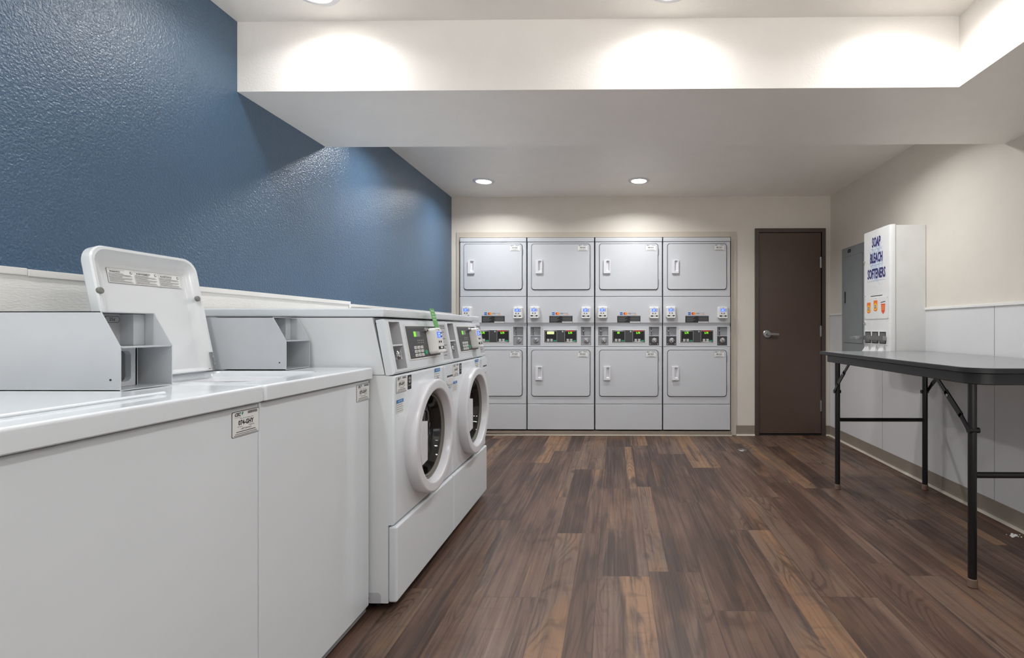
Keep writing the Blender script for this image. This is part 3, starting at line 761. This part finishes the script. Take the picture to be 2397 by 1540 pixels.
    b = MB(); id_label(b, 0.504, 0.812, 0.094, 0.063, num); b.build('id_label', t)
    return t
top_loader(0.725, 'white top-load washer 074 with its lid shut, nearest the camera', '074-GHY', False)
top_loader(1.325, 'white top-load washer 075 with its lid standing open', '075-GHY', True)

# ------------------------------------------------------------------ stacked dryers
ZP = 0.047
def dryer_unit(x0, label, top_num, low_num, ltxt, rtxt, darkcoin=(False, False)):
    W = 0.673
    t = thing('stacked_dryer', label, 'dryer', (x0+0.005, 5.15, ZP), 0, 'stacked dryers along the back wall')
    T = Matrix.Translation((0, 0, -ZP))
    b = MB(T); b.box(0.0, W, 0.022, 0.74, ZP+0.01, 1.988, M['dryer']); b.build('cabinet', t)
    b = MB(T); b.box(0.002, W-0.002, 0.0, 0.03, 0.060, 0.3145, M['dryer'], 0.004, 3); b.build('lower_access_panel', t)
    b = MB(T); b.box(0.0, W, -0.004, 0.74, 1.948, 1.99, M['dryer'], 0.006, 3); b.build('top_cap', t)
    def pocket(z0, z1, dz0, dz1, num, hz0):
        b = MB(T); b.box(0.002, W-0.002, 0.0, 0.03, z0, z1, M['dryer'], 0.004, 3); f = b.build('front_panel', t)
        b = MB(T); b.rr(0.040, 0.635, dz0, dz1, -0.0012, 0.004, 0.029, M['gapshade'])  # dark plate paints the shadow line around the dryer door
        b.rr(0.0450, 0.6300, dz0+0.006, dz1-0.005, -0.010, 0.0, 0.026, M['dryer'], 0.003); d = b.build('door', t)
        b = MB(T)
        hx0, hx1, hz1 = 0.086, 0.153, hz0+0.136
        o = rrloop(hx0, hx1, hz0, hz1, 0.006, 4); i_ = rrloop(hx0+0.026, hx1-0.006, hz0+0.020, hz1-0.010, 0.005, 4)
        L = [[(p[0], -0.010, p[1]) for p in rrloop(hx0-0.002, hx1+0.002, hz0-0.002, hz1+0.002, 0.006, 4)], [(p[0], -0.027, p[1]) for p in o], [(p[0], -0.027, p[1]) for p in i_],
             [(p[0], -0.0105 + 0.0*(p[0]), p[1]) for p in rrloop(hx0+0.029, hx1-0.022, hz0+0.030, hz1-0.014, 0.004, 4)]]
        b.loft(L, M['plastic'], False, True); b.build('handle', d)
        b = MB(T); id_label(b, 0.507, dz1-0.076, 0.104, 0.062, num, y=-0.010); b.build('id_label', d)
        for z in (dz0+0.085, dz1-0.085):
            b = MB(T); b.box(0.6335, 0.6375, -0.008, 0.002, z-0.028, z+0.028, M['steel'], 0.001); b.build('hinge', d)
    pocket(1.3995, 1.9445, 1.463, 1.930, top_num, 1.628)
    pocket(0.3185, 0.8905, 0.392, 0.862, low_num, 0.560)
    # middle panel with its receding lip
    b = MB(T)
    pr = [(0.0, 1.136), (0.0, 1.391), (0.004, 1.395), (0.03, 1.395), (0.03, 1.099), (0.026, 1.099)]
    b.prism(pr, 0.002, W-0.002, M['dryer'], axis='x'); b.build('middle_panel', t)
    # pay signs
    b = MB(T); x = 0.250
    b.flat(0.235, 0.462, 1.206, 1.246, -0.0008, M['dryer'])
    b.flat(x, x+0.026, 1.212, 1.240, -0.0014, M['amex']); b.text('AMEX', x+0.013, 1.226, 0.0085, -0.002, M['paper'], bold=0.01)
    b.flat(x+0.036, x+0.072, 1.212, 1.240, -0.0012, M['paper']); b.lathe([(0.0135, -0.0018), (0, -0.0018)], (x+0.047, 0, 1.226), M['red'], 20); b.lathe([(0.0135, -0.0022), (0, -0.0022)], (x+0.061, 0, 1.226), M['orange'], 20)
    b.text('VISA', x+0.096, 1.226, 0.017, -0.0014, M['navy'], bold=0.015, shear=0.25)
    b.text('DISCOVER', x+0.140, 1.229, 0.0085, -0.0014, M['ink']); b.poly([(x+0.124, 1.214), (x+0.162, 1.214), (x+0.162, 1.222)], -0.0014, M['orange'])
    b.build('payment_logos', t)
    b = MB(T); b.flat(0.222, 0.455, 1.136, 1.203, -0.0012, M['ink'])
    for k in range(6):
        z = 1.196-0.0095*k
        b.flat(0.232, 0.232+0.09-0.012*(k % 3), z-0.003, z, -0.0018, M['greyink'])
        if k < 5: b.flat(0.350+0.008*(k % 2), 0.446, z-0.0035, z-0.0003, -0.0018, M['greyink'])
    b.flat(0.350, 0.452, 1.1365, 1.146, -0.0022, M['paper'])
    b.build('instruction_sticker', t)
    card_reader(t, 0.076, 1.134, 0.0, 0.090, 0.112, 0.042); card_reader(t, 0.592, 1.131, 0.0, 0.090, 0.112, 0.042)
    # control panel
    b = MB(T)
    z0, z1 = 0.8945, 1.0955
    xs = [0.002, 0.032, 0.132, 0.541, 0.641, W-0.002]
    hz0, hz1 = 0.906, 1.092
    b.box(xs[0], xs[1], 0.0, 0.03, z0, z1, M['dryer'], 0.002); b.box(xs[2], xs[3], 0.0, 0.03, z0, z1, M['dryer'], 0.002); b.box(xs[4], xs[5], 0.0, 0.03, z0, z1, M['dryer'], 0.002)
    for a, c in ((xs[1], xs[2]), (xs[3], xs[4])):
        b.box(a-0.003, c+0.003, 0.001, 0.03, z0, hz0, M['dryer']); b.box(a-0.003, c+0.003, 0.001, 0.03, hz1, z1, M['dryer'])
    b.build('control_panel', t)
    for q, (a, c) in enumerate(((xs[1], xs[2]), (xs[3], xs[4]))):
        b = MB(T); b.box(a, c, 0.0195, 0.0215, hz0, hz1, M['grey']); b.box(a, c, 0.0035, 0.021, 1.000, 1.006, M['dryer'])
        b.box(a, c, 0.008, 0.021, hz0, 1.000, M['darkgrey'] if darkcoin[q] else M['grey'], 0.001)
        for sx in (a+0.012, c-0.012):
            b.lathe([(0.004, 0.008), (0.003, 0.005), (0, 0.005)], (sx, 0, hz0+0.014), M['chrome'], 12)
        cr = b.build('coin_recess', t)
        b = MB(T); mx, mz = (a+c)/2+0.005, 0.955
        b.lathe([(0.028, 0.008), (0.028, 0.004), (0.022, 0.001), (0.0, 0.001)], (mx, 0, mz), M['steel'], 8)
        b.cyl((mx-0.016, -0.001, mz+0.018), (mx+0.014, -0.001, mz-0.012), 0.0035, M['chrome'], 10); b.cyl((mx+0.016, -0.001, mz+0.018), (mx-0.002, -0.001, mz), 0.0035, M['chrome'], 10)
        b.lathe([(0.008, 0.001), (0.006, -0.004), (0, -0.004)], (mx, 0, mz), M['black'], 14); b.build('coin_knob', cr)
        b = MB(T); b.box(a+0.022, a+0.026, 0.014, 0.021, 1.022, 1.086, M['ink']); b.box(a+0.018, a+0.034, 0.012, 0.021, 1.010, 1.014, M['ink'])
        b.lathe([(0.005, 0.018), (0.004, 0.011), (0, 0.011)], (a+0.024, 0, 1.054), M['chrome'], 12); b.build('coin_slot', cr)
    b = MB(T)
    b.rr(0.163, 0.510, 0.928, 1.068, -0.002, 0.002, 0.004, M['paper'], 0.001); b.rr(0.171, 0.502, 0.936, 1.060, -0.0028, 0.0, 0.001, M['darkgrey'])
    for q, (a, c) in enumerate(((0.178, 0.300), (0.376, 0.498))):
        b.rr(a, c, 0.942, 1.054, -0.0034, 0, 0.005, M['greyplastic']); b.rr(a+0.0025, c-0.0025, 0.945, 1.051, -0.0038, 0, 0.004, M['black'])
        mx = (a+c)/2
        arc = 1.054 if q == 0 else 0.942
        sg = 1 if q == 0 else -1
        b.poly([(a+0.01, arc-sg*0.004), (mx, arc-sg*0.007), (c-0.01, arc-sg*0.004), (c-0.02, arc+sg*0.001), (mx, arc+sg*0.004), (a+0.02, arc+sg*0.001)], -0.0042, M['greyplastic'])
        if q == 1: b.flat(a+0.015, c-0.025, 1.047, 1.056, -0.0046, M['red'])
    b.lathe([(0.008, -0.0044), (0, -0.0044)], (0.357, 0, 1.046), M['greyplastic'], 20); b.text('i', 0.357, 1.046, 0.012, -0.005, M['black'])
    dp = b.build('display_panel', t)
    for q, (a, s_) in enumerate(((0.178, ltxt), (0.376, rtxt))):
        b = MB(T)
        b.rr(a+0.022, a+0.092, 1.020, 1.044, -0.0042, 0, 0.002, M['yelgreen'] if s_ == 'PUSH' else M['ink'])
        if s_ == 'PUSH':
            for k in range(4): b.flat(a+0.034+0.014*k, a+0.043+0.014*k, 1.026, 1.038-0.004*(k % 2), -0.005, M['greenplate'])
        else: b.text(s_, a+0.056, 1.032, 0.026, -0.005, M['green'], bold=0.02, sx=0.9)
        b.build('led_readout', dp)
        for kx, kz in ((0.020, 0.967), (0.054, 0.967), (0.020, 0.953), (0.054, 0.953)):
            b = MB(T); b.rr(a+kx, a+kx+0.025, kz-0.0045, kz+0.0045, -0.006, 0, 0.002, M['paper']); b.build('key', dp)
        b = MB(T); b.rr(a+0.085, a+0.115, 0.9475, 0.9605, -0.006, 0, 0.006, M['greenbtn']); b.build('start_key', dp)
dryer_unit(-1.569, 'stacked white dryer leftmost in the row, partly hidden by the washers', '076-GHY', '077-GHY', '2.75', '2.75')
dryer_unit(-0.886, 'stacked white dryer numbered 078 over 079, second from left', '078-GHY', '079-GHY', 'PUSH', '2.75')
dryer_unit(-0.203, 'stacked white dryer numbered 080 over 081, third from left', '080-GHY', '081-GHY', '00', '2.75', (False, True))
dryer_unit(0.480, 'stacked white dryer rightmost in the row, nearest the brown door', '082-GHY', '083-GHY', '2.75', '2.75', (True, True))

# ------------------------------------------------------------------ folding table
tb = thing('folding_table', 'tall black folding table with grey laminate top against the right wall', 'table', (1.79, 2.80, 0))
T = Matrix.Translation((-1.79, -2.80, 0))
tx0, tx1, ty0, ty1, tz = 1.424, 2.158, 2.055, 3.60, 0.920
def lpz(i, z, r=0.10): return [(p[0], p[1], z) for p in rrloop(tx0+i, tx1-i, ty0+i, ty1-i, (max(r-i, 0.01), max(r-i, 0.01), max(r*0.25-i, .006), max(r*0.25-i, .006)), 8)]
b = MB(T); b.loft([lpz(0.004, tz, 0.10), lpz(0.006, tz-0.002, 0.10)], M['tabletop'], True, False)
b.build('table_top', tb)
b = MB(T); b.loft([lpz(0.004, tz), lpz(0.001, tz-0.0012), lpz(0.0, tz-0.005), lpz(0.0, tz-0.020), lpz(0.006, tz-0.024), lpz(0.04, tz-0.024)], M['tableedge'], False, True); b.build('edge_band', tb)
b = MB(T)
def ls(i, z): return [(p[0], p[1], z) for p in rrloop(tx0+0.028+i, tx1-0.028-i, ty0+0.028+i, ty1-0.06-i, (0.085-i, 0.085-i, 0.02, 0.02), 8)]
b.loft([ls(0, tz-0.022), ls(0, 0.853), ls(0.004, 0.850), ls(0.012, 0.852), ls(0.012, tz-0.022)], M['tableedge']); b.build('apron', tb)
LR = 0.0163
for ly in (2.160, 3.455):
    for lx in (1.492, 2.073):
        b = MB(T); b.cyl((lx, ly, 0.012), (lx, ly, 0.88), LR, M['blacktube'], 24); lg = b.build('leg', tb)
        b = MB(T); b.lathe([(LR*0.9, 0.0), (LR*1.15, 0.003), (LR*1.15, 0.034), (LR*1.02, 0.037)], (lx, ly, 0), M['foot'], 24, 'z'); b.build('foot_tip', lg)
    b = MB(T); b.cyl((1.492, ly, 0.467), (2.073, ly, 0.467), 0.0125, M['blacktube'], 20); b.build('stretcher', tb)
    sg = 1 if ly < 3 else -1
    for lx in (1.492, 2.073):
        b = MB(T)
        y1 = ly+sg*0.225
        xo = -0.018 if lx < 1.8 else 0.018
        p0 = Vector((lx+xo, ly-sg*0.006, 0.655)); p1 = Vector((lx+xo, ly+sg*0.05, 0.715)); p2 = Vector((lx+xo, y1, 0.868))
        def bar(a, c, wd):
            d = (c-a).normalized(); n = Vector((0, -d.z, d.y))*wd/2
            q = [a-n, a+n, c+n, c-n]
            b.prism([(v.y, v.z) for v in q], lx+xo-0.003, lx+xo+0.003, M['blacktube'], axis='x')
        bar(p0, p1, 0.020); bar(p1-(p2-p1)*0.05, p1+(p2-p1)*0.55, 0.026); bar(p1+(p2-p1)*0.45, p2, 0.018)
        b.cyl((lx-0.022, p0.y, 0.655), (lx+0.022, p0.y, 0.655), 0.012, M['blacktube'], 14); m_ = p1+(p2-p1)*0.45
        b.cyl((m_.x-0.006, m_.y, m_.z), (m_.x+0.006, m_.y, m_.z), 0.007, M['steel'], 12)
        b.build('brace', tb)

# ------------------------------------------------------------------ electrical panel
ep = thing('electrical_panel', 'grey metal electrical panel on the right wall, behind the soap dispenser', 'electrical panel', (2.16, 4.88, 0.80), -PI/2)
W, T = 0.45, Matrix.Translation((0, 0, -0.80))
b = MB(T); b.box(0, W, -0.012, 0.008, 0.80, 1.825, M['panelgrey'], 0.003); b.build('cover', ep)
b = MB(T); b.rr(0.045, W-0.045, 0.945, 1.738, -0.013, -0.010, 0.002, M['gapshade']); b.rr(0.047, W-0.047, 0.947, 1.736, -0.0165, -0.010, 0.002, M['panelgrey'], 0.001); d = b.build('door', ep)  # shadow line around the panel door is a dark plate
b = MB(T); b.rr(0.07, 0.090, 1.31, 1.42, -0.019, -0.015, 0.010, M['black']); b.rr(0.074, 0.086, 1.33, 1.37, -0.021, -0.018, 0.004, M['darkgrey']); b.build('latch', d)
b = MB(T); b.flat(0.125, 0.185, 1.772, 1.802, -0.0135, M['black']); b.flat(0.142, 0.170, 1.782, 1.792, -0.014, M['greyink']); b.build('name_plate', ep)

# ------------------------------------------------------------------ soap dispenser
sd = thing('soap_dispenser', 'white wall dispenser lettered SOAP BLEACH SOFTENERS above the table', 'dispenser', (1.92, 3.973, 0.86), -PI/2)
W, T = 0.373, Matrix.Translation((0, 0, -0.86))
b = MB(T); b.box(0.006, W-0.002, 0.040, 0.248, 0.86, 1.800, M['dispwhite'], 0.002); b.build('cabinet', sd)
b = MB(T); b.rr(0, W, 0.86, 1.806, 0.0, 0.037, 0.003, M['dispwhite'])
b = MB(T); b.prism([(0.0, 0.0), (W-0.022, 0.0), (W-0.008, 0.006), (W, 0.020), (W, 0.037), (0.0, 0.037)], 0.86, 1.806, M['dispwhite'])
# rotate prism axes: polygon was (x, z) extruded along y -> swap y and z
b.v = [(v[0], v[2]+0.86, v[1]-0.86) for v in b.v]
fd = b.build('front_door', sd)
b = MB(T)
pts = []
for i in range(40):
    a = 2*PI*i/40; r = 1.0+0.07*math.sin(5*a+1)+0.05*math.sin(9*a)
    pts.append((0.178+0.135*r*math.cos(a), 1.575+0.215*r*math.sin(a)))
b.poly(pts, -0.0006, M['bubbles'])
for s_, z, h in (('SOAP', 1.712, 0.098), ('BLEACH', 1.596, 0.098), ('SOFTENERS', 1.480, 0.098)):
    b.text(s_, 0.183, z-0.004, h, -0.0010, M['navy2'], bold=0.022, sx=0.50, shear=0.12)
    b.text(s_, 0.180, z, h, -0.0016, M['navy'], bold=0.022, sx=0.50, shear=0.12)
    b.flat(0.180-0.016*len(s_)*0.9, 0.180+0.016*len(s_)*0.9, z-0.0515, z-0.0500, -0.0010, M['navy2'])
b.flat(0.10, 0.27, 1.315, 1.320, -0.001, M['ink'])
b.build('front_print', fd)
b = MB(T)
b.rr(0.016, 0.352, 1.148, 1.306, -0.0035, 0.0, 0.003, M['paper'], 0.001)
for x in (0.024, 0.184, 0.344):
    for z in (1.156, 1.298): b.lathe([(0.003, -0.0035), (0.002, -0.0055), (0, -0.0055)], (x, 0, z), M['steel'], 10)
for x in (0.078, 0.178):
    zc = 1.226+0.012*(x > 0.1)
    b.rr(x-0.027, x+0.027, zc-0.034, zc+0.046, -0.0042, -0.003, (0.020, 0.020, 0.002, 0.002), M['orangebox'])
    for r, m_ in ((0.026, 'yellow'), (0.020, 'orange'), (0.015, 'yellow'), (0.012, 'amex')):
        b.lathe([(r, -0.0046-0.0003*(0.026-r)/0.004), (0, -0.0046-0.0003*(0.026-r)/0.004)], (x, 0, zc), M[m_], 24)
    b.text('Tide', x, zc, 0.017, -0.0065, M['paper'], bold=0.01, shear=0.2)
b.poly([(0.258, 1.255), (0.312, 1.255), (0.308, 1.200), (0.285, 1.180), (0.262, 1.200)], -0.0044, M['redbox'])
b.poly([(0.252, 1.262), (0.314, 1.268), (0.314, 1.273), (0.252, 1.267)], -0.0044, M['ink'])
for k in range(4): b.flat(0.268, 0.304, 1.241-0.010*k, 1.244-0.010*k, -0.0048, M['yellow'])
b.build('product_window', fd)
for k, z in enumerate((1.585, 1.322, 1.118)):
    b = MB(T); r = (0.009, 0.006, 0.010)[k]
    b.lathe([(r, 0), (r, -0.010), (r*0.7, -0.013), (0, -0.013)], (0.012+0.003*k, 0, z), M['chrome'], 18); b.build('lock', fd)
b = MB(T)
o = rrloop(0.012, 0.335, 0.958, 1.062, 0.002, 2)
b.rr(0.012, 0.335, 0.958, 1.062, -0.0025, 0.0, 0.002, M['paper'], 0.001)
for x in (0.020, 0.127, 0.235):
    b.box(x, x+0.086, -0.0035, 0.0, 0.968, 1.054, M['darkgrey'])
    b.box(x+0.010, x+0.076, -0.006, -0.003, 0.976, 1.044, M['steel'], 0.001)
b.build('coin_plate', fd)
b = MB(T); b.box(0.05, 0.330, -0.030, -0.006, 0.992, 1.024, M['steel'], 0.002); b.build('push_bar', fd)
b = MB(T)
b.box(0.012, 0.050, -0.060, -0.003, 0.994, 1.020, M['steel'], 0.002); b.box(0.018, 0.044, -0.088, -0.058, 1.000, 1.022, M['chrome'], 0.002)
b.box(0.022, 0.040, -0.125, -0.086, 0.999, 1.016, M['steel'], 0.003); b.build('coin_slide', fd)
for x in (0.063, 0.170, 0.278):
    b = MB(T)
    b.loft([[(x-0.020, -0.0005, 0.958), (x+0.020, -0.0005, 0.958), (x+0.020, -0.003, 0.958), (x-0.020, -0.003, 0.958)],
            [(x-0.046, -0.0005, 0.876), (x+0.046, -0.0005, 0.876), (x+0.046, -0.045, 0.876), (x-0.046, -0.045, 0.876)]], M['dispwhite'], True, True)
    b.build('chute', fd)

# small items on the floor
b = MB(); b.lathe([(0.040, 0.0), (0.038, 0.003), (0.02, 0.003), (0.018, 0.0015), (0.0, 0.0015)], (0, 0, 0), M['steel'], 24, 'z')
for a in range(6): b.box(0.028*math.cos(a*PI/3)-0.004, 0.028*math.cos(a*PI/3)+0.004, 0.028*math.sin(a*PI/3)-0.004, 0.028*math.sin(a*PI/3)+0.004, 0.001, 0.0036, M['ink'])
o = b.build('floor_drain'); o.location = (1.13, 4.56, 0); tag(o, 'small round metal drain cover in the floor near the brown door', 'drain cover')
b = MB()
for k in range(26):
    a = random.random()*2*PI; r = random.random()*0.028; x, y = r*math.cos(a)*1.5, r*math.sin(a)
    s_ = 0.002+random.random()*0.005
    b.lathe([(s_, 0.0), (s_*0.8, s_*0.5), (0, s_*0.7)], (x, y, 0), M['paper'], 7, 'z')
o = b.build('lint_clump'); o.location = (2.08, 2.70, 0); tag(o, 'white scrap of lint on the floor by the right baseboard', 'lint')
bpy.context.view_layer.update()
